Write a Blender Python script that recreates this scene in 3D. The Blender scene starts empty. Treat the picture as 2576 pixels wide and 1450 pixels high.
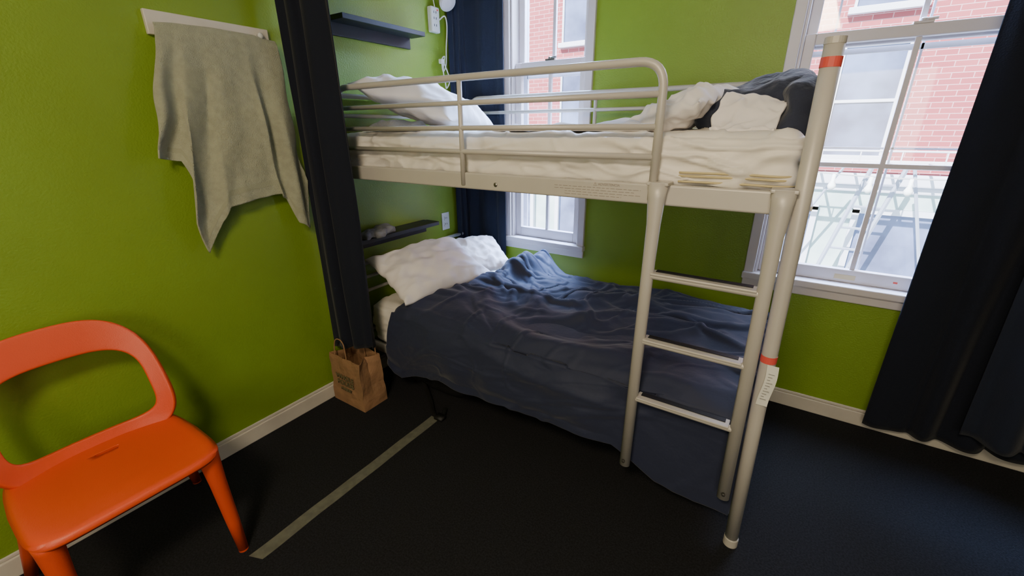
import bpy, bmesh, math, random
from mathutils import Vector, Matrix, noise
C = bpy.context.scene.collection
random.seed(7)
V = Vector
# ---------------------------------------------------------------- camera
YAW, PITCH, ROLL, FPX = math.radians(33.4), math.radians(20.7), math.radians(0.42), 1068.0
CAM = V((0, 0, 1.40))
Fh = V((-math.sin(YAW), math.cos(YAW), 0)); Rh = V((math.cos(YAW), math.sin(YAW), 0)); Z = V((0, 0, 1))
fw = Fh*math.cos(PITCH) - Z*math.sin(PITCH); up0 = Fh*math.sin(PITCH) + Z*math.cos(PITCH)
rt = Rh*math.cos(ROLL) - up0*math.sin(ROLL); up = up0*math.cos(ROLL) + Rh*math.sin(ROLL)
cd = bpy.data.cameras.new('camera'); cam = bpy.data.objects.new('camera', cd); C.objects.link(cam)
M = Matrix((rt, up, -fw)).transposed().to_4x4(); M.translation = CAM
cam.matrix_world = M; cd.sensor_width = 36; cd.lens = FPX/2576*36; cd.clip_start = 0.02
bpy.context.scene.camera = cam
def P(u, v, ax, val):      # where a measured sight line meets a real plane of the room
    d = rt*(u-1288) + up*(725-v) + fw*FPX
    return CAM + d*((val-CAM[ax])/d[ax])
# ---------------------------------------------------------------- materials
def mat(name, col, rough=.6, metal=0, bump=0, bscale=50, var=0, vscale=5, sheen=0, col2=None, emis=0, bump2=0, b2scale=6, coat=0, spec=None):
    m = bpy.data.materials.new(name); m.use_nodes = True
    nt = m.node_tree; N = nt.nodes; L = nt.links; b = N['Principled BSDF']
    b.inputs['Base Color'].default_value = (*col, 1); b.inputs['Roughness'].default_value = rough
    b.inputs['Metallic'].default_value = metal
    if spec is not None: b.inputs['Specular IOR Level'].default_value = spec
    if sheen: b.inputs['Sheen Weight'].default_value = sheen; b.inputs['Sheen Roughness'].default_value = .5
    if coat: b.inputs['Coat Weight'].default_value = coat
    if emis: b.inputs['Emission Color'].default_value = (*col, 1); b.inputs['Emission Strength'].default_value = emis
    tc = N.new('ShaderNodeTexCoord')
    if var or col2:
        n = N.new('ShaderNodeTexNoise'); n.inputs['Scale'].default_value = vscale; n.inputs['Detail'].default_value = 6
        L.new(tc.outputs['Object'], n.inputs['Vector'])
        r = N.new('ShaderNodeValToRGB'); c2 = col2 or tuple(c*(1-var) for c in col)
        r.color_ramp.elements[0].position = .35; r.color_ramp.elements[1].position = .65
        r.color_ramp.elements[0].color = (*c2, 1); r.color_ramp.elements[1].color = (*col, 1)
        L.new(n.outputs['Fac'], r.inputs['Fac']); L.new(r.outputs['Color'], b.inputs['Base Color'])
    prev = None
    for s, sc in ((bump2, b2scale), (bump, bscale)):
        if s:
            n = N.new('ShaderNodeTexNoise'); n.inputs['Scale'].default_value = sc; n.inputs['Detail'].default_value = 5
            L.new(tc.outputs['Object'], n.inputs['Vector'])
            bp = N.new('ShaderNodeBump'); bp.inputs['Strength'].default_value = s; bp.inputs['Distance'].default_value = .02 if sc < 40 else .004
            L.new(n.outputs['Fac'], bp.inputs['Height'])
            if prev: L.new(prev.outputs['Normal'], bp.inputs['Normal'])
            prev = bp
    if prev: L.new(prev.outputs['Normal'], b.inputs['Normal'])
    return m
m_wall = mat('green_wall_paint', (.205, .325, .024), .42, bump=.35, bscale=140, var=.08, vscale=3)
m_ceil = mat('ceiling_paint', (.6, .58, .5), .8)
m_plain = mat('plain_wall_paint', (.40, .42, .30), .7)
m_carpet = mat('dark_carpet', (.022, .0225, .027), .95, bump=1, bscale=420, col2=(.009, .0095, .012), vscale=160, spec=.2)
m_trim = mat('white_gloss_trim', (.66, .62, .55), .4, bump=.1, bscale=40, var=.12, vscale=7)
m_winw = mat('white_window_paint', (.66, .62, .64), .4)
m_metal = mat('pale_silver_bed_metal', (.56, .53, .485), .42, .10, var=.05, vscale=9)
m_metal2 = mat('dark_screw', (.25, .24, .22), .35, .9)
m_white = mat('white_cotton', (.82, .78, .77), .85, bump=.15, bscale=60, bump2=.12, b2scale=8)
m_white2 = mat('white_sheet', (.80, .76, .70), .5, bump=.2, bscale=60, bump2=.35, b2scale=7)
m_zip = mat('yellowed_seam', (.62, .52, .28), .6)
m_duvet = mat('navy_duvet_fabric', (.0135, .0195, .054), .72, bump=.2, bscale=60, bump2=.28, b2scale=10, sheen=.14)
m_navy = mat('navy_blanket', (.020, .026, .052), .9, bump=.6, bscale=60, bump2=.5, b2scale=14, sheen=.2)
m_curt = mat('blackout_curtain', (.0095, .012, .022), .92, bump=.3, bscale=200, bump2=.25, b2scale=5, sheen=.08, spec=.2)
m_curt2 = mat('navy_curtain_cloth', (.013, .018, .036), .9, bump=.3, bscale=200, bump2=.25, b2scale=5, sheen=.1, spec=.25)
m_shelf = mat('black_shelf', (.012, .014, .018), .45)
m_towel = mat('grey_green_terry', (.38, .39, .28), .98, bump=1, bscale=260, var=.15, vscale=40, sheen=.3)
m_hem = mat('towel_woven_band', (.32, .33, .23), .9, bump=.5, bscale=300)
m_orange = mat('orange_plastic', (.70, .078, .020), .42, bump=.15, bscale=300)
m_bag = mat('kraft_paper', (.33, .18, .09), .8, bump=.2, bscale=80, var=.2, vscale=12, bump2=.5, b2scale=14)
m_bagink = mat('olive_bag_ink', (.13, .11, .05), .8)
m_tape = mat('grey_floor_tape', (.15, .15, .115), .6, var=.3, vscale=30)
m_red = mat('red_tape', (.72, .09, .07), .5)
m_label = mat('paper_label', (.75, .75, .70), .6)
m_ink = mat('dark_ink', (.35, .35, .35), .7)
m_inklight = mat('grey_ink', (.30, .26, .23), .6)
m_plast = mat('white_plastic', (.70, .72, .72), .35)
m_black = mat('black_nylon', (.006, .006, .007), .6, bump=.4, bscale=120)
m_grey = mat('grey_sock_cloth', (.22, .225, .24), .95, bump=.7, bscale=90, bump2=.6, b2scale=25)
m_dark = mat('dark_hole', (.01, .01, .01), .6)
m_yel = mat('cream_sticker', (.60, .50, .30), .5)
def glassmat():
    m = bpy.data.materials.new('window_glass'); m.use_nodes = True; nt = m.node_tree; nt.nodes.clear()
    o = nt.nodes.new('ShaderNodeOutputMaterial'); mx = nt.nodes.new('ShaderNodeMixShader'); t = nt.nodes.new('ShaderNodeBsdfTransparent')
    g = nt.nodes.new('ShaderNodeBsdfGlossy'); g.inputs['Roughness'].default_value = .03
    t.inputs['Color'].default_value = (.95, .97, 1, 1); mx.inputs[0].default_value = .05
    nt.links.new(t.outputs[0], mx.inputs[1]); nt.links.new(g.outputs[0], mx.inputs[2]); nt.links.new(mx.outputs[0], o.inputs[0]); return m
m_glass = glassmat()
def brickmat():
    m = mat('red_brick', (.6, .2, .2), .9); nt = m.node_tree; N = nt.nodes; L = nt.links
    tc = [n for n in N if n.type == 'TEX_COORD'][0]; sp = N.new('ShaderNodeSeparateXYZ'); cb = N.new('ShaderNodeCombineXYZ')
    L.new(tc.outputs['Object'], sp.inputs[0]); L.new(sp.outputs['X'], cb.inputs['X']); L.new(sp.outputs['Z'], cb.inputs['Y'])
    b = N.new('ShaderNodeTexBrick'); L.new(cb.outputs[0], b.inputs['Vector'])
    b.inputs['Scale'].default_value = 1; b.inputs['Brick Width'].default_value = .21; b.inputs['Row Height'].default_value = .068
    b.inputs['Mortar Size'].default_value = .0050; b.inputs['Color1'].default_value = (.34, .085, .09, 1); b.inputs['Color2'].default_value = (.28, .062, .07, 1)
    b.inputs['Mortar'].default_value = (.46, .25, .26, 1)
    L.new(b.outputs['Color'], N['Principled BSDF'].inputs['Base Color']); return m
m_brick = brickmat()
m_fglass = mat('facade_glass', (.16, .20, .33), .12, col2=(.07, .08, .14), vscale=1.5)
m_fwhite = mat('facade_white', (.58, .60, .66), .6)
m_fpale = mat('facade_pale_render', (.50, .60, .57), .8, col2=(.33, .44, .43), vscale=2)
m_fblue = mat('facade_blue_grey', (.26, .29, .36), .6)
m_street = mat('street_asphalt', (.40, .40, .42), .9)
# ---------------------------------------------------------------- builders
def worldloc(o):
    l = V((0, 0, 0))
    while o: l = l + o.location; o = o.parent
    return l
def link(name, bm, m, parent=None, loc=None, smooth=False, mods=()):
    org = worldloc(parent) if parent else (V(loc) if loc is not None else V((0, 0, 0)))
    bmesh.ops.recalc_face_normals(bm, faces=bm.faces)
    bmesh.ops.translate(bm, verts=bm.verts, vec=-org)
    me = bpy.data.meshes.new(name); bm.to_mesh(me); bm.free(); me.materials.append(m)
    if smooth:
        for p in me.polygons: p.use_smooth = True
    o = bpy.data.objects.new(name, me); C.objects.link(o)
    if parent: o.parent = parent
    else: o.location = org
    for t, kw in mods:
        md = o.modifiers.new(t.lower(), t)
        for k, v in kw.items(): setattr(md, k, v)
    return o
def thing(name, label, cat, loc, group=None):
    o = bpy.data.objects.new(name, None); C.objects.link(o); o.location = loc; o.empty_display_size = .05
    return tag(o, label, cat, group)
def tag(o, label, cat, group=None):
    o['label'] = label; o['category'] = cat
    if group: o['group'] = group
    return o
def struct(o): o['kind'] = 'structure'; return o
BEV = lambda w=.003, s=2: ('BEVEL', dict(width=w, segments=s, limit_method='ANGLE'))
SOL = lambda t, off=0: ('SOLIDIFY', dict(thickness=t, offset=off))
SUB = lambda n=1: ('SUBSURF', dict(levels=n, render_levels=n))
def box(bm, x0, x1, y0, y1, z0, z1, M=None):
    vs = [bm.verts.new((x, y, z)) for x in (x0, x1) for y in (y0, y1) for z in (z0, z1)]
    for f in ((0,1,3,2),(4,6,7,5),(0,4,5,1),(2,3,7,6),(0,2,6,4),(1,5,7,3)): bm.faces.new([vs[i] for i in f])
    if M: bmesh.ops.transform(bm, matrix=M, verts=vs)
def nb(): return bmesh.new()
def tube(bm, pts, r, seg=14, cap=True, flat=None):
    pts = [V(p) for p in pts]; n = len(pts); rr = r if isinstance(r, (list, tuple)) else [r]*n
    T = [((pts[min(i+1, n-1)]-pts[max(i-1, 0)]).normalized()) for i in range(n)]
    a = V((0, 0, 1)) if abs(T[0].z) < .9 else V((0, 1, 0)); nrm = (a - T[0]*a.dot(T[0])).normalized(); rings = []
    for i in range(n):
        nrm = (nrm - T[i]*nrm.dot(T[i])).normalized(); bn = T[i].cross(nrm)
        rings.append([bm.verts.new(pts[i] + (nrm*math.cos(2*math.pi*k/seg)*(flat or 1) + bn*math.sin(2*math.pi*k/seg))*rr[i]) for k in range(seg)])
    for i in range(n-1):
        for k in range(seg): bm.faces.new((rings[i][k], rings[i][(k+1) % seg], rings[i+1][(k+1) % seg], rings[i+1][k]))
    if cap: bm.faces.new(rings[0]); bm.faces.new(rings[-1])
def fillet(pts, r, n=8):
    pts = [V(p) for p in pts]; out = [pts[0]]
    for i in range(1, len(pts)-1):
        a = (pts[i-1]-pts[i]).normalized(); b = (pts[i+1]-pts[i]).normalized()
        p0 = pts[i]+a*r; p1 = pts[i]+b*r
        for k in range(n+1):
            t = k/n; out.append(p0*(1-t)**2 + pts[i]*2*t*(1-t) + p1*t*t)
    return out + [pts[-1]]
def smoothp(pts, n=6):
    pts = [V(p) for p in pts]; out = []
    for i in range(len(pts)-1):
        p0 = pts[max(i-1, 0)]; p1 = pts[i]; p2 = pts[i+1]; p3 = pts[min(i+2, len(pts)-1)]
        for k in range(n):
            t = k/n; out.append(.5*((2*p1)+(p2-p0)*t+(2*p0-5*p1+4*p2-p3)*t*t+(3*p1-p0-3*p2+p3)*t**3))
    return out+[pts[-1]]
def grid(bm, nu, nv, f):
    g = [[bm.verts.new(f(i/nu, j/nv)) for j in range(nv+1)] for i in range(nu+1)]
    for i in range(nu):
        for j in range(nv): bm.faces.new((g[i][j], g[i+1][j], g[i+1][j+1], g[i][j+1]))
def lathe(bm, c, prof, seg=24, ax=None):
    c = V(c); q = (ax or Z).to_track_quat('Z', 'Y')
    rings = [[bm.verts.new(c + q @ V((r*math.cos(2*math.pi*k/seg), r*math.sin(2*math.pi*k/seg), h))) for k in range(seg)] for r, h in prof]
    for i in range(len(rings)-1):
        for k in range(seg): bm.faces.new((rings[i][k], rings[i][(k+1) % seg], rings[i+1][(k+1) % seg], rings[i+1][k]))
    bm.faces.new(rings[0]); bm.faces.new(rings[-1])
def lerp(a, b, t): return a+(b-a)*t
def pl(x, tab):
    if x <= tab[0][0]: return tab[0][1]
    for (a, b), (c, d) in zip(tab, tab[1:]):
        if x <= c: return lerp(b, d, (x-a)/(c-a)) if c > a else d
    return tab[-1][1]
def sm(t): t = max(0, min(1, t)); return t*t*(3-2*t)
def nz(x, y=0, z=0): return noise.noise(V((x, y, z)))
def ridge(x, y, z=0): return (1-abs(nz(x, y, z))*2.2)
def srid(x, y, z=0):      # softer crest
    a = nz(x, y, z); return 1-2.4*(math.sqrt(a*a+.004)-.06)
def crease(x, y, z=0, w=.07):     # thin raised fold lines
    a = nz(x, y, z)/w; return math.exp(-a*a)
def roundbox(bm, c, h, r, n, fn=None, M=None):
    c = V(c); nx, ny, nz_ = n; vs0 = []
    def face(na, nb_, mk):
        g = [[bm.verts.new(mk(-1+2*i/na, -1+2*j/nb_)) for j in range(nb_+1)] for i in range(na+1)]
        for i in range(na):
            for j in range(nb_): bm.faces.new((g[i][j], g[i+1][j], g[i+1][j+1], g[i][j+1]))
        for row in g: vs0.extend(row)
    for s in (-1, 1):
        face(nx, ny, lambda a, b: (a, b, s)); face(nx, nz_, lambda a, b: (a, s, b)); face(ny, nz_, lambda a, b: (s, a, b))
    for v in vs0:
        p = V((v.co.x*h[0], v.co.y*h[1], v.co.z*h[2])); inn = V([max(-(h[k]-r), min(h[k]-r, p[k])) for k in range(3)])
        d = p-inn; d = d.normalized() if d.length > 1e-9 else V((0, 0, 1)); q = inn+d*r
        if fn: q = fn(q, d)
        v.co = c + (M @ q if M else q)
    bmesh.ops.remove_doubles(bm, verts=vs0, dist=1e-5)
def pillow(bm, c, a, b, h, M, seed=0, n=70, amp=.008):
    vs = []; c = V(c)
    for s in (-1, 1):
        g = []
        for i in range(n+1):
            row = []
            for j in range(n+1):
                u = -1+2*i/n; v = -1+2*j/n
                th = h*max(0, (1-abs(u)**2.4))**.6*max(0, (1-abs(v)**2.4))**.6
                x = a*u*(1-.07*(1-v*v)*abs(u)); y = b*v*(1-.07*(1-u*u)*abs(v))
                ed = max(abs(u), abs(v))
                w = amp*(srid(u*1.3+seed, v*1.3, s)+.20*srid(u*3+seed, v*3.6, s+3) + .28*sm((ed-.45)/.4)*srid(u*4+seed, v*4.5, s+9) + .35*crease(u*1.4+seed, v*1.8+1, 5, .06)) * min(1, th/h*2)
                e = .5*amp*nz(u*4, v*4, seed)
                row.append(bm.verts.new(c + M @ V((x, y, s*(th+w)*(1 if s > 0 else .55)+e*3))))
            g.append(row)
        for i in range(n):
            for j in range(n): bm.faces.new((g[i][j], g[i+1][j], g[i+1][j+1], g[i][j+1]))
        vs += [x for r_ in g for x in r_]
    bmesh.ops.remove_doubles(bm, verts=vs, dist=1e-5)
def text(s, size, Mx, m, parent, name, extr=.0004):
    cu = bpy.data.curves.new(name, 'FONT'); cu.body = s; cu.size = size; cu.extrude = extr; cu.align_x = 'CENTER'; cu.align_y = 'CENTER'
    t = bpy.data.objects.new('tmp_text', cu); C.objects.link(t); bpy.context.view_layer.update()
    me = bpy.data.meshes.new_from_object(t.evaluated_get(bpy.context.evaluated_depsgraph_get())); bpy.data.objects.remove(t)
    me.name = name; me.transform(Matrix.Translation(-worldloc(parent)) @ Mx); me.materials.clear(); me.materials.append(m)
    o = bpy.data.objects.new(name, me); C.objects.link(o); o.parent = parent; return o
def R(ax, deg): return Matrix.Rotation(math.radians(deg), 3, ax)
XL, YB, HC = -1.95, 2.40, 2.50
XR, YF = 2.4, -1.9
# ---------------------------------------------------------------- room
bm = nb(); box(bm, XL-.15, XR+.15, YF-.15, YB+.15, -.1, 0); struct(link('floor', bm, m_carpet))
bm = nb(); box(bm, XL-.15, XR+.15, YF-.15, YB+.15, HC, HC+.1); struct(link('ceiling', bm, m_ceil))
bm = nb(); box(bm, XL-.15, XL, YF, YB, 0, HC); struct(link('wall_left', bm, m_wall))
bm = nb(); box(bm, XR, XR+.15, YF, YB, 0, HC); struct(link('wall_right', bm, m_plain))
bm = nb(); box(bm, XL-.15, XR+.15, YF-.15, YF, 0, HC); struct(link('wall_front', bm, m_plain))
WINS = ((-1.58, -1.085, .70, 2.36), (-.10, .68, .70, 2.36))
bm = nb(); a = XL-.15
for (x0, x1, z0, z1) in WINS:
    box(bm, a, x0, YB, YB+.15, 0, HC); box(bm, x0, x1, YB, YB+.15, 0, z0); box(bm, x0, x1, YB, YB+.15, z1, HC); a = x1
box(bm, a, XR+.15, YB, YB+.15, 0, HC); struct(link('wall_back', bm, m_wall))
def baseb(name, pts):
    bm = nb(); box(bm, *pts[0]); box(bm, *pts[1]); struct(link(name, bm, m_trim, mods=(BEV(.004),)))
baseb('baseboard_left', ((XL, XL+.014, YF, YB, 0, .075), (XL, XL+.008, YF, YB, .075, .09)))
baseb('baseboard_back', ((XL, XR, YB-.014, YB, 0, .075), (XL, XR, YB-.008, YB, .075, .09)))
for n, (x0, x1, z0, z1) in enumerate(WINS, 1):
    w = bpy.data.objects.new('window_%d' % n, None); C.objects.link(w); w.location = ((x0+x1)/2, YB, z0); struct(w)
    bm = nb(); t = .045
    box(bm, x0-t, x0, YB-.018, YB+.03, z0-.02, z1+t); box(bm, x1, x1+t, YB-.018, YB+.03, z0-.02, z1+t); box(bm, x0, x1, YB-.018, YB+.03, z1, z1+t)
    box(bm, x0, x0+.012, YB, YB+.14, z0, z1); box(bm, x1-.012, x1, YB, YB+.14, z0, z1)
    link('casing', bm, m_winw, w, mods=(BEV(.004),))
    bm = nb(); box(bm, x0-.05, x1+.05, YB-.035, YB+.15, z0-.03, z0+.004); box(bm, x0-.045, x1+.045, YB-.015, YB+.0, z0-.075, z0-.03)
    link('sill', bm, m_winw, w, mods=(BEV(.005),))
    zm = 1.735
    for (za, zb, yy, nm) in ((z0+.004, zm+.03, YB+.035, 'lower_sash'), (zm-.025, z1, YB+.075, 'upper_sash')):
        s = .04; bm = nb(); lo = .062 if nm == 'lower_sash' else .05
        box(bm, x0+.012, x0+.012+s, yy, yy+.035, za, zb); box(bm, x1-.012-s, x1-.012, yy, yy+.035, za, zb)
        box(bm, x0+.012+s, x1-.012-s, yy, yy+.035, za, za+lo); box(bm, x0+.012+s, x1-.012-s, yy, yy+.035, zb-.045, zb)
        so = link(nm, bm, m_winw, w, mods=(BEV(.004),))
        bm = nb(); xm = (x0+x1)/2
        box(bm, xm-.009, xm+.009, yy+.008, yy+.027, za+lo, zb-.045); zz = (za+zb)/2
        if n == 2: box(bm, x0+.05, x1-.05, yy+.009, yy+.026, zz-.009, zz+.009)
        link('muntin', bm, m_winw, so)
        bm = nb(); box(bm, x0+.05, x1-.05, yy+.016, yy+.019, za+.03, zb-.03); link('glass_pane', bm, m_glass, so)
        if nm == 'lower_sash':
            bm = nb(); box(bm, xm-.03, xm+.03, yy, yy+.02, zb, zb+.008); tube(bm, [(xm-.012, yy+.01, zb+.012), (xm+.04, yy+.004, zb+.014)], .006)
            lathe(bm, (xm, yy+.01, zb+.008), ((.014, 0), (.014, .008), (.008, .012))); link('sash_lock', bm, m_metal2 if n == 1 else m_winw, so)
            if n == 2:
                bm = nb(); box(bm, xm-.06, xm+.02, yy-.001, yy, za+.015, za+.038); link('sticker', bm, m_yel, so)
                bm = nb(); box(bm, xm+.155, xm+.17, yy-.001, yy, za+.028, za+.036); link('red_sticker', bm, m_red, so)
    bm = nb(); ys = YB+.125
    box(bm, x0+.012, x0+.045, ys, ys+.015, z0, z1); box(bm, x1-.045, x1-.012, ys, ys+.015, z0, z1)
    box(bm, x0+.04, x1-.04, ys, ys+.015, zm-.05, zm-.028); box(bm, x0+.04, x1-.04, ys, ys+.015, z0, z0+.03)
    if n == 2:
        for xx in (x0+.115, xm+.028): box(bm, xx-.004, xx+.004, ys, ys+.012, z0+.03, z1)
        box(bm, x0+.04, x1-.04, ys, ys+.012, 1.30, 1.308)
    link('storm_frame', bm, m_fwhite, w)
# ---------------------------------------------------------------- outside
FY = 8.0
bld = thing('brick_building', 'red brick building across the street seen through the windows', 'building', (0, FY, -3.5))
bm = nb(); box(bm, -13, 6, FY, FY+.4, .72, 7); link('brick_wall', bm, m_brick, bld)
bm = nb(); box(bm, -13, 6, FY, FY+.4, -3.5, .6); link('shopfront_wall', bm, m_fpale, bld)
bm = nb(); box(bm, -13, 6, FY-.14, FY+.1, .60, .76); box(bm, -13, 6, FY-.06, FY+.1, .50, .60); link('cornice', bm, m_fwhite, bld, mods=(BEV(.02),))
for cx in (-9.3, -7.4, -5.5, -3.75, -1.6, .55, 3.0):
    for (za, zb) in ((1.0, 2.42), (2.85, 4.4), (4.9, 6.3)):
        wdt = .36; bm = nb()
        box(bm, cx-wdt, cx-wdt+.035, FY-.05, FY+.02, za, zb); box(bm, cx+wdt-.035, cx+wdt, FY-.05, FY+.02, za, zb)
        box(bm, cx-wdt, cx+wdt, FY-.05, FY+.02, zb-.04, zb); box(bm, cx-wdt-.05, cx+wdt+.05, FY-.1, FY+.02, za-.08, za); box(bm, cx-wdt, cx+wdt, FY-.04, FY+.02, (za+zb)/2-.02, (za+zb)/2+.02)
        f = link('window', bm, m_fwhite, bld, mods=(BEV(.006),))
        bm = nb(); box(bm, cx-wdt+.03, cx+wdt-.03, FY-.02, FY-.005, za, zb-.03); link('pane', bm, m_fglass, f)
for cx in (-8, -5.6, -3.2, -.6, 1.7):
    bm = nb(); box(bm, cx-.9, cx+.9, FY-.02, FY-.005, -2.6, .2); link('shop_glass', bm, m_fglass, bld)
    bm = nb()
    for dx in (-.9, 0, .9): box(bm, cx+dx-.04, cx+dx+.04, FY-.08, FY, -2.6, .25)
    box(bm, cx-.94, cx+.94, FY-.08, FY, .2, .28); link('shop_window_frame', bm, m_fwhite, bld)
fe = thing('fire_escape', 'pale metal fire escape landing on the brick building opposite', 'fire escape', (.9, FY-.5, .8))
bm = nb()
for y in (FY-.95, FY-.20): tube(bm, [(-.6, y, .92), (2.6, y, .92)], .03, 6)
for i in range(9): tube(bm, [(-.6+i*.4, FY-.95, .92), (-.6+i*.4, FY-.2, .92)], .018, 5)
link('landing', bm, m_fwhite, fe)
bm = nb(); tube(bm, [(.25, FY-.5, -1.6), (.8, FY-.5, .9)], .03, 6); tube(bm, [(.6, FY-.5, -1.6), (1.15, FY-.5, .9)], .03, 6)
for i in range(8): tube(bm, [(.28+.068*i, FY-.5, -1.45+.3*i), (.63+.068*i, FY-.5, -1.45+.3*i)], .018, 5)
tube(bm, [(1.9, FY-.6, -1.6), (1.2, FY-.6, .9)], .02, 6); tube(bm, [(-.2, FY-.6, -.6), (.5, FY-.6, .9)], .016, 6)
link('stair', bm, m_fblue, fe)
bm = nb(); tube(bm, [(-.6, FY-.95, 1.10), (2.6, FY-.95, 1.10)], .012, 6)
for i in range(9): tube(bm, [(-.6+i*.4, FY-.95, .92), (-.6+i*.4, FY-.95, 1.10)], .008, 5)
link('railing', bm, m_fwhite, fe)
sl = thing('string_lights', 'string of bare bulbs hanging across the street outside the right window', 'string lights', (.6, 5.5, .9))
cp = [V((-.6+i*.3, 5.5, 1.02-.10*math.sin(math.pi*i/10))) for i in range(11)]
bm = nb(); tube(bm, smoothp(cp), .007, 5); link('cable', bm, m_ink, sl)
for p in cp[1:-1]:
    bm = nb(); lathe(bm, p+V((0, 0, -.16)), ((.012, 0), (.035, .025), (.036, .05), (.018, .09), (.016, .16)), 10); link('bulb', bm, m_label, sl, smooth=True)
bm = nb(); box(bm, -14, 7, 2.6, FY+.4, -3.7, -3.5); tag(link('street', bm, m_street), 'grey street surface far below between the two buildings', 'street')
# ---------------------------------------------------------------- bunk bed
PX, PY0, PY1, PXL = .042, 1.345, 2.31, -1.925
bed = thing('bunk_bed', 'pale silver tubular metal bunk bed with ladder by the green back wall', 'bunk bed', ((PX+PXL)/2, (PY0+PY1)/2, 0))
def postx(x, z): return x + (-.030*z/1.6 if x > 0 else 0)
for (x, y, top) in ((PX, PY0, 1.590), (PX, PY1, 1.590), (PXL, PY0, 1.590), (PXL, PY1, 1.590)):
    bm = nb(); tube(bm, [(postx(x, z), y, z) for z in (.012, .5, 1.1, top-.012)], .0212, 28); p = link('post', bm, m_metal, bed)
    for q in p.data.polygons: q.use_smooth = len(q.vertices) == 4
    bm = nb(); lathe(bm, (postx(x, top), y, top-.014), ((.0220, 0), (.0220, .014))); link('post_cap', bm, m_metal, p)
    bm = nb(); lathe(bm, (x, y, 0), ((.0235, 0), (.0235, .03), (.0215, .034))); link('foot_cap', bm, m_metal, p)
ZR0, ZR1 = 1.175, 1.237
for y in (PY0, PY1):
    bm = nb(); box(bm, PXL, PX-.035, y-.012, y+.012, ZR0, ZR1); r1 = link('side_rail', bm, m_metal, bed, mods=(BEV(.006, 3),))
    if y == PY0: front_rail = r1
    yy = y+.055 if y == PY0 else y-.02
    bm = nb(); box(bm, PXL, PX-.02, yy, yy+.02, .185, .245); link('lower_side_rail', bm, m_metal, bed, mods=(BEV(.006, 3),))
def guard(y, xm, x0=-1.83, x1=-.365):
    bm = nb(); zt = 1.572
    tube(bm, fillet([(x0, y, 1.19), (x0, y, zt), (x1, y, zt), (x1, y, 1.19)], .075), .0125)
    for z in (1.487, 1.40, 1.315): tube(bm, [(x0, y, z), (x1, y, z)], .0095, 12)
    tube(bm, [(xm, y, 1.19), (xm, y, zt)], .0095, 12)
    link('guard_rail', bm, m_metal, bed, smooth=True)
guard(PY0-.012, -1.105); guard(PY1-.0, -.98, -1.83, -.2)
for x in (PXL, PX):
    for z in ((1.55, 1.46, 1.37, 1.22) + ((.70, .62, .54, .30))):
        bm = nb(); tube(bm, [(postx(x, z), PY0+.01, z), (postx(x, z), PY1-.01, z)], .0115 if z in (1.55, .70) else .0095, 12); link('end_bar', bm, m_metal, bed, smooth=True)
bm = nb()
for i in range(14): box(bm, -1.86+i*.142, -1.80+i*.142, PY0+.012, PY1-.012, 1.19, 1.202); 
link('slat', bm, m_metal, bed)
bm = nb()
for i in range(13): box(bm, -1.86+i*.142, -1.80+i*.142, PY0+.075, PY1-.022, .215, .227)
link('slat', bm, m_metal, bed)
# ladder
LY = 1.312; xa, xb = -.352, -.018
for x, zb in ((xa, .185), (xb, .215)):
    xt = x-.004 if x == xb else x+.008; xbt = x+.008 if x == xb else x
    bm = nb(); tube(bm, [(xbt, LY, zb), (lerp(xbt, xt, .8), LY, 1.0), (xt, LY, 1.12), (xt, LY-.001, 1.20), (xt, LY+.004, 1.243)], [.0195, .0195, .021, .026, .030], 18, flat=.8)
    lr = link('ladder_rail', bm, m_metal, bed, smooth=True)
    bm = nb(); box(bm, xt-.032, xt+.032, LY-.012, PY0+.02, 1.236, 1.246); link('hook_plate', bm, m_metal, lr, mods=(BEV(.003),))
    bm = nb(); lathe(bm, (xbt, LY-.021, zb+.03), ((.006, 0), (.006, .004), (.003, .005)), 12, V((0, -1, 0))); link('screw', bm, m_metal2, lr)
    bm = nb(); box(bm, xbt-.008, xbt+.008, LY+.01, PY0+.06, zb+.005, zb+.05); link('bracket', bm, m_metal, lr)
for z in (.966, .732, .502):
    bm = nb(); tube(bm, [(xa, LY, z-.010), (xb, LY, z-.010)], .0115, 14); box(bm, xa+.018, xb-.018, LY-.016, LY+.030, z-.005, z+.002)
    rg = link('ladder_rung', bm, m_metal, bed, smooth=False, mods=(BEV(.002),))
    bm = nb(); box(bm, xa+.03, xb-.03, LY+.006, LY+.027, z+.002, z+.0045); link('grip_strip', bm, m_black, rg)
bm = nb(); p = P(1247, 465, 1, PY0-.012); lathe(bm, p, ((.008, 0), (.008, .003), (.004, .005)), 16, V((0, -1, 0))); link('bolt', bm, m_metal2, front_rail)
Mr = Matrix.Rotation(math.radians(90), 4, 'X')
p = P(1525, 463, 1, PY0-.0135); text('\u26A0 ADVERTENCIA', .011, Matrix.Translation((p.x, PY0-.0127, 1.226)) @ Mr, m_inklight, front_rail, 'warning_text')
bm = nb()
for i, (xs, xe) in enumerate(((-.70, -.40), (-.70, -.42), (-.66, -.40), (-.66, -.46))):
    x = xs
    while x < xe:
        l = random.uniform(.008, .022); box(bm, x, min(x+l, xe), PY0-.0128, PY0-.012, 1.214-i*.0085, 1.2155-i*.0085); x += l+.005
link('small_print', bm, m_inklight, front_rail)
for z in (1.538, .752):
    bm = nb(); lathe(bm, (postx(PX, z), PY0, z-.011), ((.0220, 0), (.0220, .022)), 24); link('tape_band', bm, m_red, bed)['label'] = 'red tape band'
bm = nb()
def lab(s, t):
    return V((PX-.014+s*.030+.003*math.sin(t*5)-.004*t, PY0-.024-.003*math.sin(t*4+s)-.003*t, .742-.14*t))
grid(bm, 3, 14, lab); lb = link('care_label', bm, m_label, bed, mods=(SOL(.0008),)); lb['label'] = 'white paper care label'
bm = nb()
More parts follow.
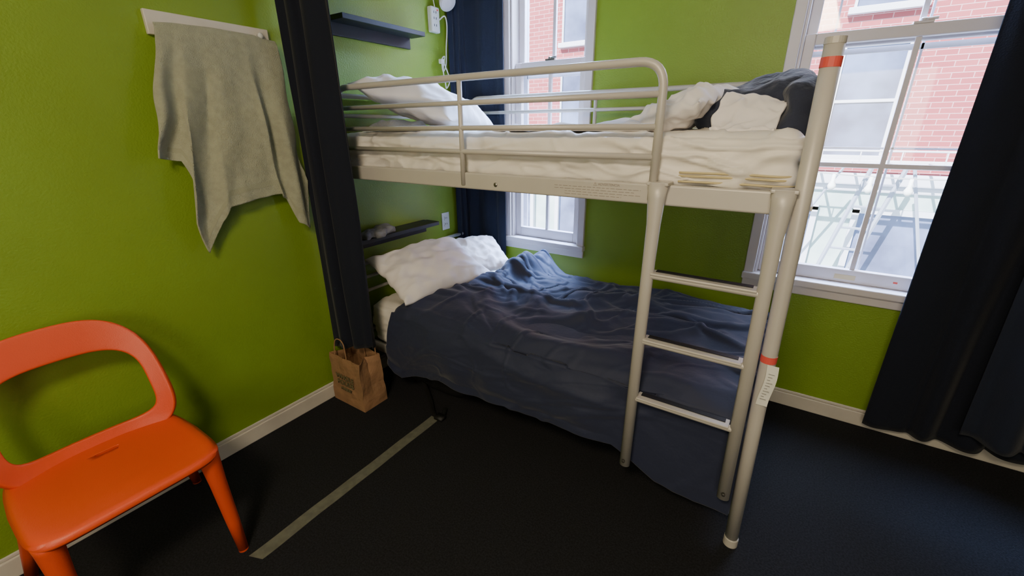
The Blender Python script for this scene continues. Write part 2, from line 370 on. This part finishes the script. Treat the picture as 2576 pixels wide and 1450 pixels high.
for i in range(10):
    q = lab(0, .2+i*.07); box(bm, q.x+.006, q.x+.022-.004*(i % 3), q.y-.003, q.y-.0008, q.z, q.z+.0012)
link('label_print', bm, m_ink, lb)
# mattresses
def matt(p, d):
    side = 1-abs(d.z); e = sm((p.x-.40)/.35)
    w = .008*srid(p.x*4, p.y*5, p.z*8) + .005*srid(p.x*12, p.y*12, p.z*14)
    if d.z > .5: w += .006*nz(p.x*3, p.y*3)+.007*crease(p.x*4, p.y*5, 2, .05)
    if side > .5: w += .008*srid(p.x*2.4+p.z*9, p.z*20, p.y*3) + .006*srid(p.x*9-p.z*12, p.z*16, p.y*8) + (.006+.011*e)*crease(p.x*5+p.z*16, p.z*15-p.x*3, p.y*5, .07)
    return p + d*w
bm = nb(); roundbox(bm, (-.955, 1.828, 1.298), (.940, .444, .080), .035, (220, 80, 30), matt)
um = tag(link('mattress', bm, m_white2, None, (-.955, 1.828, 1.21), True), 'upper bunk mattress in a wrinkled off-white cover', 'mattress')
bm = nb()
for z in (1.262, 1.272, 1.246): tube(bm, smoothp([(-.30, 1.364, z), (-.12, 1.357, z+.002), (-.04, 1.362, z), (-.002, 1.41, z), (.008, 1.5, z)]), .0030, 6)
link('zip_seam', bm, m_zip, um, smooth=True)['label'] = 'yellowish zip seam'
bm = nb(); roundbox(bm, (-.945, 1.838, .370), (.940, .425, .120), .05, (110, 50, 20), matt)
tag(link('mattress', bm, m_white2, None, (-.945, 1.828, .25), True), 'lower bunk mattress in a white sheet, mostly under the navy duvet', 'mattress')
# duvet
ztop = .550
HEM = [(-1.75, .21), (-1.68, .17), (-1.6, .125), (-1.5, .17), (-1.32, .200), (-1.16, .195), (-.95, .205), (-.81, .205), (-.6, .22), (-.43, .215), (-.33, .17), (-.245, .12), (-.1, .10), (.05, .11)]
def duv(s, t):
    Ltop = .93; Lt = Ltop+.42; d = t*Lt
    if d < Ltop: y = 2.285-d; drop = 0
    else: y = 2.285-Ltop; drop = (d-Ltop)/.42
    xl = pl(y, [(1.355, -1.63), (1.6, -1.55), (1.9, -1.44), (2.285, -1.37)]) - .07*drop
    x = lerp(xl, .018, s); hem = pl(x, HEM) + .010*nz(x*4, 7)
    if drop <= 0:
        q = max(0, (1.47-y)/.115); z = ztop - .05*q*q
    else: z = lerp(ztop-.05, hem, drop)
    bul = .028*math.sin(math.pi*min(1, drop*1.1+.05)) if drop > 0 else 0
    near = sm((x+.50)/.12)
    yo = y + (-bul*(1-near) + .012*near*sm(drop*4) - .012*(1-near)*drop)
    q1 = V((x, y-drop*.42, 0)); wx = .16*nz(q1.x*1.8, q1.y*1.8, 4)+.02*nz(q1.x*5, q1.y*5, 1); wy = .13*nz(q1.x*1.7, q1.y*1.7, 9)+.02*nz(q1.x*5, q1.y*5, 6)
    X = x+wx; Y = q1.y+wy; far = sm((y-1.35)/.5)
    w = .022*srid(X*1.6+.9*Y, Y*3.9) + .010*srid(X*3.2-1.6*Y, Y*6.8, 3)*(.4+.6*far) + .013*nz(X*1.8, Y*2.2, 2) - .027
    w += (.015*crease(X*1.3, Y*4.6, 12, .075) + .009*crease(X*2.8+Y*1.5, Y*5.6-X, 21, .08) + .0045*crease(X*4-Y*3, Y*8, 31, .09))*(.35+.65*far)
    w += (.010*srid((X+Y)*2.6, (X-Y)*2.3, 8)*sm((-x-.5)/.5) + .008*crease((X+Y)*2.7, (X-Y)*3.7, 41, .06)*sm((-x-.2)/.5))*(.5+.5*far)
    w += .0018*srid(X*10, Y*16, 5)*far
    if drop > 0:
        fd = 1-.55*drop
        f = math.sin((x+.05*nz(x*2.5, drop*1.5))*18+4.5*nz(x*2, 0, 3)) * .013 * sm(drop*1.6)*(1-.45*near)
        cr = .006*crease(x*3.2+drop*.9, drop*.9+x, 51, .08)*(1-.3*near)
        yo -= w*(.7-.35*near)*fd + f*(.6+.5*nz(x*3)) + cr
    else: z += w*1.15
    e = (x-xl)
    if drop <= 0:
        heap = sm((y-1.72)/.4)
        z += (.008+.085*heap)*math.exp(-((e-.07-.05*heap)/(.06+.03*heap))**2)*(1+.5*nz(x*9, y*7)) - .02*math.exp(-(e/.02)**2)
        z += (.010*srid(X*5, Y*8, 6)+.018*crease(X*4+Y*3, Y*5-X*2, 61, .08))*math.exp(-(e/.30)**2)*(.4+.6*far)
        if y > 2.24: z -= .03*sm((y-2.24)/.05)
        z = max(z, .522+.01*nz(x*4, y*4)) if y > 1.50 and e > .02 else z
    return V((x, yo, z))
bm = nb(); grid(bm, 460, 290, duv)
tag(link('duvet', bm, m_duvet, None, (-.8, 1.8, .53), True, (SOL(.012, 1),)), 'crumpled navy blue duvet spread over the lower bunk', 'duvet')
# pillows
bm = nb(); pillow(bm, (-1.66, 1.68, .655), .205, .305, .080, R('Z', -10) @ R('Y', 24) @ R('X', 2), 3, amp=.013)
tag(link('pillow', bm, m_white, None, (-1.65, 1.68, .56), True), 'plump white pillow at the head of the lower bunk, the nearer one', 'pillow')
bm = nb(); pillow(bm, (-1.63, 2.09, .635), .18, .17, .06, R('Z', -30) @ R('Y', 22), 11, amp=.010)
tag(link('pillow', bm, m_white, None, (-1.62, 2.05, .56), True), 'white pillow tucked behind the nearer one, against the corner curtain', 'pillow')
bm = nb(); pillow(bm, (-1.615, 1.70, 1.490), .295, .25, .112, R('Z', 8) @ R('Y', 17) @ R('X', -6), 21, amp=.010)
tag(link('pillow', bm, m_white, None, (-1.6, 1.7, 1.39), True), 'big white pillow propped against the head end of the upper bunk', 'pillow')
bm = nb(); pillow(bm, (-.375, 1.60, 1.425), .165, .16, .060, R('Z', -20) @ R('Y', -22) @ R('X', 8), 33, amp=.014)
tag(link('pillow', bm, m_white, None, (-.36, 1.66, 1.39), True), 'crumpled white pillow at the foot of the upper bunk beside the navy blanket', 'pillow')
def sheet(s, t):
    x = lerp(-1.05, -.42, s); y = lerp(1.42, 2.1, t); e = sm(min(s, 1-s)*8)*sm(min(t, 1-t)*8)
    return V((x+.03*nz(y*5, 3), y+.03*nz(x*5), 1.388 + e*(.002+.010*srid(x*5, y*4)+.006*srid(x*11, y*9, 3)+.008*crease(x*6, y*5, 3)+.020*sm(s*2-1))))
bm = nb(); grid(bm, 90, 80, sheet); tag(link('bed_sheet', bm, m_white, None, (-.75, 1.75, 1.385), True, (SOL(.006, 1),)), 'rumpled white sheet lying loose along the middle of the upper mattress', 'sheet')
def casecloth(s, t):
    w = lerp(-.5, .5, s)
    x = -.165+w*.17+.02*t+.008*nz(t*4, s*3); y = 1.43+.10*t+.012*nz(s*4, t*3)
    z = 1.392+.105*sm(t*1.1)*(1-.28*s-.10*abs(w))+.010*nz(s*5, t*5, 3)+.006*crease(s*3, t*3, 4)
    return V((x, y, z))
bm = nb(); grid(bm, 30, 26, casecloth)
tag(link('folded_cloth', bm, m_white, None, (-.165, 1.46, 1.385), True, (SOL(.012, 1), SUB(1))), 'folded white pillowcase leaning on the navy blanket at the foot of the upper bunk', 'cloth')
def lump(p, d):
    w = .022*srid(p.x*4, p.y*4, p.z*5) + .014*srid(p.x*9+3, p.y*8, p.z*11) + .006*srid(p.x*20, p.y*18, p.z*20) + .02*nz(p.x*4, p.y*4, p.z*4)-.012
    return p + d*w
bm = nb(); roundbox(bm, (-.165, 1.78, 1.460), (.150, .23, .064), .058, (60, 70, 36), lump, R('Y', -13))
roundbox(bm, (-.045, 1.585, 1.435), (.036, .11, .075), .034, (24, 44, 34), lump, R('Y', 6))
tag(link('blanket', bm, m_navy, None, (-.12, 1.78, 1.39), True), 'bunched navy blanket heaped at the foot end of the upper bunk', 'blanket')
def rag(s, t):
    x = lerp(-1.74, -1.40, s); y = lerp(1.375, 1.50, t); e = sm(min(s, 1-s)*5)*sm(min(t, 1-t)*4)
    return V((x, y+.02*nz(x*8), 1.394+e*(.018+.02*ridge(x*9, y*9))))
bm = nb(); grid(bm, 40, 20, rag); tag(link('sleep_shirt', bm, m_grey, None, (-1.57, 1.44, 1.385), True, (SOL(.006, 1),)), 'dark grey garment lying under the edge of the upper pillow behind the guard rail', 'clothing')
# ---------------------------------------------------------------- curtains
def curtain(name, path, ztop_, hem, A, K, label, seed=0, nu=160, mt=None):
    pts = [V((p[0], p[1], 0)) for p in path]
    def f(s, t):
        L = s*(len(pts)-1); i = min(int(L), len(pts)-2); c = pts[i].lerp(pts[i+1], L-i); d = (pts[i+1]-pts[i]).normalized(); n = V((-d.y, d.x, 0))
        z0 = hem(s) if callable(hem) else hem
        z = lerp(ztop_, z0, t)
        ph = K*s*2*math.pi + seed + 2.4*nz(s*2.6+seed, t*1.1) + .9*nz(s*6, t*2, seed)
        a = A*(.5+.5*t)*(1+.9*nz(s*3.3, seed, t*1.2))
        off = n*(a*math.sin(ph)+.25*a*math.sin(ph*1.7+1)+.35*A*nz(s*9, t*5, seed)) + d*(a*.4*math.cos(ph))
        q = c+off
        return V((q.x, q.y, z))
    bm = nb(); grid(bm, nu, 80, f)
    c = (pts[0]+pts[-1])/2
    return tag(link(name, bm, mt or m_curt, None, (c.x, c.y, 0), True, (SOL(.003),)), label, 'curtain')
curtain('curtain', [(-1.925, 1.165), (-1.655, 1.235)], HC-.002, lambda s: lerp(.30, .34, s), .017, 2.4, 'black privacy curtain hanging at the head of the bunk bed beside the towel', 1)
curtain('curtain', [(-1.925, 2.24), (-1.89, 2.35), (-1.60, 2.358)], HC-.002, .08, .014, 4.0, 'dark navy curtain in the corner beside the left window', 4, mt=m_curt2)
curtain('curtain', [(.49, 2.335), (1.10, 2.335)], HC-.002, lambda s: .05+.03*s, .024, 4.2, 'near-black curtain covering the right side of the right window', 9)
curtain('curtain', [(.77, 2.24), (1.75, 2.22)], HC-.002, lambda s: .17-.05*s, .030, 5, 'second dark curtain overlapping the near-black one at the right edge of the photo', 14, mt=m_curt2)
# ---------------------------------------------------------------- shelves
def shelf(z, lab_, y0, y1):
    t = thing('wall_shelf', lab_, 'shelf', (XL, (y0+y1)/2, z-.06))
    bm = nb(); box(bm, XL+.018, XL+.122, y0, y1, z-.022, z); link('board', bm, m_shelf, t, mods=(BEV(.002),))
    bm = nb(); box(bm, XL, XL+.018, y0+.0, y1-.012, z-.075, z); link('back_panel', bm, m_shelf, t, mods=(BEV(.002),))
shelf(1.885, 'upper black wall ledge beside the white charger', 1.42, 1.94)
shelf(.855, 'lower black wall ledge holding grey socks, below the upper bunk', 1.33, 1.95)
def sock(p, d): return p+d*(.012*ridge(p.x*16, p.y*14, p.z*20)+.006*ridge(p.x*30, p.y*28, p.z*30))
bm = nb(); roundbox(bm, (-1.875, 1.53, .870), (.045, .080, .014), .013, (24, 40, 10), sock, R('Z', 15)); roundbox(bm, (-1.865, 1.44, .868), (.035, .040, .012), .011, (14, 16, 8), sock)
tag(link('sock_pair', bm, m_grey, None, (-1.875, 1.52, .856), True), 'balled grey socks lying on the lower black wall shelf', 'socks')
# ---------------------------------------------------------------- outlets, charger, lamp
def outlet(y, z, lab_):
    t = thing('wall_outlet', lab_, 'outlet', (XL, y, z))
    bm = nb(); box(bm, XL, XL+.006, y-.036, y+.036, z-.058, z+.058); link('cover_plate', bm, m_plast, t, mods=(BEV(.003),))
    for dz in (-.02, .02):
        bm = nb(); box(bm, XL+.006, XL+.009, y-.017, y+.017, z+dz-.014, z+dz+.014); s = link('socket', bm, m_plast, t, mods=(BEV(.004),))
        bm = nb()
        for dy in (-.007, .007): box(bm, XL+.009, XL+.0095, y+dy-.0015, y+dy+.0015, z+dz-.003, z+dz+.007)
        link('slot', bm, m_dark, s)
outlet(2.14, .81, 'white wall outlet beside the far end of the lower shelf')
ch = thing('plug_adapter', 'white multi-socket plug adapter on the green wall above the upper bunk', 'adapter', (XL, 2.13, 1.99))
bm = nb(); box(bm, XL, XL+.035, 2.095, 2.165, 1.92, 2.05); link('body', bm, m_plast, ch, mods=(BEV(.008, 3),))
for dz in (.03, 0, -.035):
    bm = nb()
    for dy in (-.012, .006): box(bm, XL+.035, XL+.0356, 2.125+dy, 2.129+dy, 1.985+dz, 1.997+dz)
    link('slot', bm, m_dark, ch)
bm = nb(); box(bm, XL+.035, XL+.036, 2.14, 2.152, 2.03, 2.038); link('indicator_light', bm, m_red, ch)
cab = [(XL+.03, 2.165, 1.99), (XL+.05, 2.19, 2.01), (XL+.05, 2.205, 1.96), (XL+.04, 2.20, 1.85), (XL+.04, 2.19, 1.76), (XL+.04, 2.16, 1.72), (XL+.05, 2.145, 1.78), (XL+.04, 2.18, 1.80), (XL+.05, 2.15, 1.73), (XL+.04, 2.175, 1.66), (XL+.035, 2.19, 1.63), (XL+.05, 2.205, 1.68), (XL+.04, 2.17, 1.77)]
bm = nb(); tube(bm, smoothp(cab), .0038, 8); cb = tag(link('charging_cable', bm, m_plast, None, (XL+.03, 2.18, 1.63), True), 'white charging cable looped and knotted below the plug adapter', 'cable')
bm = nb(); box(bm, XL+.03, XL+.055, 2.135, 2.165, 1.76, 1.785); link('connector', bm, m_plast, cb, mods=(BEV(.004),))
lp = thing('clip_lamp', 'small round white lamp clipped above the plug adapter', 'lamp', (XL, 2.20, 2.10))
bm = nb(); ax = V((.75, -.2, -.65)).normalized(); LC = (XL+.055, 2.195, 2.095)
lathe(bm, LC, ((.012, -.03), (.03, -.02), (.045, .01), (.05, .035), (.046, .036)), 28, ax); link('lamp_shade', bm, m_plast, lp, smooth=True)
bm = nb(); lathe(bm, LC, ((.045, .0345), (.044, .041), (.02, .046)), 28, ax); link('diffuser', bm, m_winw, lp)
bm = nb(); tube(bm, smoothp([(XL, 2.18, 2.14), (XL+.03, 2.185, 2.14), (XL+.04, 2.19, 2.11)]), .007, 8); link('arm', bm, m_plast, lp)
bm = nb(); tube(bm, smoothp([(XL+.06, 2.18, 2.10), (XL+.03, 2.15, 2.16), (XL+.02, 2.13, 2.12), (XL+.03, 2.13, 2.05)]), .003, 6); link('cord', bm, m_plast, lp)
# ---------------------------------------------------------------- hook board and towel
hb = thing('hook_board', 'white painted hook board on the green wall holding the towel', 'hook rack', (XL, .92, 1.70))
bm = nb(); box(bm, XL, XL+.018, .706, 1.125, 1.706, 1.782); link('board', bm, m_trim, hb, mods=(BEV(.003),))
TOP = [(0, 384, 60), (.15, 430, 62), (.5, 530, 74), (.85, 636, 92), (.93, 662, 102), (1, 690, 108)]
BOT = [(0, 392, 398), (.06, 420, 402), (.12, 450, 404), (.17, 470, 452), (.24, 490, 560), (.31, 526, 637), (.37, 552, 556), (.43, 572, 520), (.6, 640, 500), (.72, 700, 486), (.80, 716, 500), (.86, 738, 560), (.93, 770, 572), (.97, 774, 500), (1, 772, 455)]
def towel(s, t):
    x0 = -1.915; s2 = s+.006*math.sin(t*9+s*4)*sm(t*2)
    a = P(pl(s, [(q[0], q[1]) for q in TOP]), pl(s, [(q[0], q[2]) for q in TOP]), 0, x0)
    b = P(pl(s, [(q[0], q[1]) for q in BOT]), pl(s, [(q[0], q[2]) for q in BOT]), 0, x0)
    p = a.lerp(b, t)
    sd = 1-sm((s-.34)/.10)*(1-sm((s-.68)/.08))
    f = .6*math.sin(s2*28+2.2*nz(s*2.5, t*1.2)+t*1.4)*(.12+.88*sd) + .35*nz(s*9, t*3.5, 2)
    p.x += .014+.038*f*sm(t*1.3+.05)+.012*nz(s*4, t*2.2)*sm(t*2)+.012*t
    p.x = max(p.x, XL+.006); p.y += .010*nz(t*3, s*3)*sm(t*3) - .018*math.sin(s*26+1)*sd*sm(t*2)*.4 + .010*math.sin(t*14)*sm((s-.9)/.1)*t; p.z += .008*nz(s*14, 3)*sm(t*2-1)
    if t < .04: p.x -= .012*(1-t/.04)**2; p.z += .004*(1-t/.04)
    return p
bm = nb(); grid(bm, 190, 120, towel); tw = tag(link('towel', bm, m_towel, None, (XL+.03, .93, 1.2), True, (SOL(.005),)), 'sage grey bath towel draped over the white hook board', 'towel')
bm = nb(); grid(bm, 190, 5, lambda s, t: towel(s, .90+.035*t)+V((.0036, -.0008, 0))); link('woven_band', bm, m_hem, tw, smooth=True)
bm = nb(); q = P(650, 91, 0, XL+.02); lathe(bm, (XL+.018, q.y, q.z), ((.007, 0), (.006, .010), (.010, .015), (.011, .020), (.007, .024)), 18, V((1, 0, 0))); link('knob', bm, m_plast, hb, smooth=True)
# ---------------------------------------------------------------- chair
cy = .185
chair = thing('plastic_chair', 'orange moulded plastic chair with open frame back against the green wall', 'chair', (-1.62, cy, 0))
def sup(th, a, b, n):
    c, s = math.cos(th), math.sin(th); return a*math.copysign(abs(c)**(2/n), c), b*math.copysign(abs(s)**(2/n), s)
bm = nb(); NT, NR = 96, 14; cx = -1.592; rings = []
for i in range(1, NR+1):
    r = i/NR; row = []
    for k in range(NT):
        x, y = sup(2*math.pi*k/NT, .218, .224, 6.5)
        if x < 0: y *= 1-.06*sm(-x/.2)
        z = .447 - .011*(1-r*r) - (.016*sm((r-.92)/.08)) - .008*sm((x*r-.1)/.12)
        row.append(bm.verts.new((cx+x*r, cy+y*r, z)))
    rings.append(row)
cv = bm.verts.new((cx, cy, .436))
for k in range(NT): bm.faces.new((cv, rings[0][k], rings[0][(k+1) % NT]))
for i in range(NR-1):
    for k in range(NT): bm.faces.new((rings[i][k], rings[i+1][k], rings[i+1][(k+1) % NT], rings[i][(k+1) % NT]))
seat = link('seat', bm, m_orange, chair, smooth=True)
md = seat.modifiers.new('s', 'SOLIDIFY'); md.thickness = .024; md.offset = -1 
bm = nb(); roundbox(bm, (-1.690, cy+.01, .44), (.007, .030, .06), .0065, (6, 16, 8)); cut = link('cutter', bm, m_orange)
bpy.context.view_layer.update()
bo = seat.modifiers.new('b', 'BOOLEAN'); bo.object = cut; bo.operation = 'DIFFERENCE'; bo.solver = 'EXACT'
bpy.context.view_layer.update()
me = bpy.data.meshes.new_from_object(seat.evaluated_get(bpy.context.evaluated_depsgraph_get())); seat.modifiers.clear(); seat.data = me
bpy.data.objects.remove(cut)
bm = nb(); NT, NR = 120, 5; rings = []
for j in range(NR+1):
    row = []
    for k in range(NT):
        th = 2*math.pi*k/NT; wo, ho = sup(th, .226, .203, 4.0); wi, hi = sup(th, .182, .130, 4.4)
        hi *= 1 if hi > 0 else .82
        w = lerp(wo, wi, j/NR); h = lerp(.612+ho, .578+hi, j/NR) + .012*(1-(w/.2)**2)*sm((ho if j < 3 else hi)*10)
        if h > .6: w *= 1-.12*((h-.6)/.2)**2
        xx = pl(h, [(.40, -1.74), (.46, -1.765), (.55, -1.79), (.84, -1.885)]) + .07*abs(w/.22)**2.6*(1-.45*sm((h-.5)/.3))
        row.append(bm.verts.new((xx, cy+w, h)))
    rings.append(row)
for j in range(NR):
    for k in range(NT): bm.faces.new((rings[j][k], rings[j][(k+1) % NT], rings[j+1][(k+1) % NT], rings[j+1][k]))
link('backrest', bm, m_orange, chair, smooth=True, mods=(SOL(.020), BEV(.006, 3), SUB(1)))
for sy in (1, -1):
    for (xt, yt, xf, yf) in ((-1.430, .185, -1.405, .195), (-1.72, .175, -1.895, .245)):
        bm = nb(); a = V((xt, cy+sy*yt, .432)); b = V((xf, cy+sy*yf, .006))
        tube(bm, [a, a.lerp(b, .08), a.lerp(b, .3), a.lerp(b, .7), b], [.032, .029, .024, .020, .0155], 18)
        lg = link('leg', bm, m_orange, chair, smooth=True)
        bm = nb(); lathe(bm, (b.x, b.y, 0), ((.0155, 0), (.0155, .006)), 16); link('foot_pad', bm, m_orange, lg)
# ---------------------------------------------------------------- paper bag
bx0, bx1, by0, by1 = -1.925, -1.672, 1.125, 1.275
bag = thing('paper_bag', 'brown kraft paper shopping bag standing on the carpet below the black curtain', 'bag', ((bx0+bx1)/2, (by0+by1)/2, 0))
prof = []
for a, b in (((bx0, by0), (bx1, by0)), ((bx1, by0), (bx1, by1)), ((bx1, by1), (bx0, by1)), ((bx0, by1), (bx0, by0))):
    for k in range(10): prof.append((lerp(a[0], b[0], k/10), lerp(a[1], b[1], k/10)))
bm = nb(); rings = []; cxb, cyb = (bx0+bx1)/2, (by0+by1)/2
for j in range(17):
    t = j/16; row = []
    for (x, y) in prof:
        px, py = x, y; onside = min(abs(x-bx0), abs(x-bx1)) < .004
        if onside and abs(y-cyb) < .07: px += (cxb-px)/abs(cxb-px)*.045*t*t*(1-abs(y-cyb)/.075)
        px = cxb+(px-cxb)*(1-.03*t); py = cyb+(py-cyb)*(1-.10*t)
        nn = .008*nz(x*20, y*20, t*6)*sm(t*4); zz = .285*t + (.010*nz(x*12, y*12, 5) if j == 16 else 0)
        row.append(bm.verts.new((px+nn, py+nn*.6, max(zz, .002))))
    rings.append(row)
n = len(prof)
for j in range(16):
    for k in range(n): bm.faces.new((rings[j][k], rings[j][(k+1) % n], rings[j+1][(k+1) % n], rings[j+1][k]))
bm.faces.new(rings[0]); link('body', bm, m_bag, bag, mods=(SOL(.0015),))
for y, dx in ((by0+.012, -.03), (by1-.014, .05)):
    bm = nb(); tube(bm, smoothp([(cxb-.045+dx, y, .24), (cxb-.047+dx, y, .30), (cxb-.034+dx, y+.004, .365), (cxb+dx, y+.006, .382), (cxb+.034+dx, y+.004, .362), (cxb+.045+dx, y, .30), (cxb+.045+dx, y, .24)]), .0032, 8)
    link('handle', bm, m_bag, bag, smooth=True)
for i, (w_, s_) in enumerate((('WHOLE', .040), ('FOODS', .040), ('MARKET', .023))):
    text(w_, s_, Matrix.Translation((cxb+.0, by0-.0045, .170-.036*i)) @ Mr, m_bagink, bag, 'printed_name', .002)
# ---------------------------------------------------------------- floor tape, bag under bed
bm = nb(); grid(bm, 2, 30, lambda s, t: V((-1.360+.052*s+.003*nz(t*6), .375+.92*t+(.02*s if t < .01 else 0), .0015)))
tag(link('floor_tape', bm, m_tape, None, (-1.335, .84, 0), False, (SOL(.001),)), 'strip of grey tape stuck on the dark carpet beside the chair', 'tape')
bm = nb(); roundbox(bm, (-1.50, 1.72, .082), (.20, .26, .075), .05, (20, 24, 10), lambda p, d: p+d*.01*ridge(p.x*8, p.y*8, p.z*8))
dfl = tag(link('duffel_bag', bm, m_black, None, (-1.5, 1.72, 0), True), 'black duffel bag pushed under the head of the lower bunk', 'bag')
bm = nb(); tube(bm, smoothp([(-1.60, 1.48, .03), (-1.5, 1.42, .012), (-1.42, 1.36, .012), (-1.36, 1.31, .012), (-1.30, 1.30, .012), (-1.33, 1.37, .012)]), .012, 8, flat=.4); box(bm, -1.33, -1.28, 1.28, 1.32, .004, .02); link('strap', bm, m_black, dfl, smooth=True)
# ---------------------------------------------------------------- light
def area(name, loc, tgt, size, power, col):
    l = bpy.data.lights.new(name, 'AREA'); l.size = size; l.energy = power; l.color = col
    o = bpy.data.objects.new(name, l); C.objects.link(o); o.location = loc
    o.rotation_euler = (V(tgt)-V(loc)).to_track_quat('-Z', 'Y').to_euler(); return o
area('ceiling_light', (-.2, -.7, 2.42), (-.6, .6, .4), .45, 46, (1, .82, .56))
area('room_fill', (.5, -1.6, 1.45), (-.6, 2.0, .9), 1.0, 24, (1, .87, .68))  # added soft fill behind the camera, lifts the dark back wall under the bunk
area('sky_light_left', (-1.3, 3.4, 3.0), (-1.2, 2.0, .7), 1.2, 1300, (.42, .60, 1))
area('sky_light_right', (.3, 3.4, 3.0), (-.1, 2.0, .9), 1.2, 210, (.64, .76, 1))
su = bpy.data.lights.new('sun', 'SUN'); su.energy = 32; su.angle = .01; su.color = (1, .95, .95)
so = bpy.data.objects.new('sun', su); C.objects.link(so); so.rotation_euler = V((.35, 1, -.9)).to_track_quat('-Z', 'Y').to_euler()
w = bpy.data.worlds.new('world'); bpy.context.scene.world = w; w.use_nodes = True
w.node_tree.nodes['Background'].inputs[0].default_value = (.72, .84, 1, 1); w.node_tree.nodes['Background'].inputs[1].default_value = 5
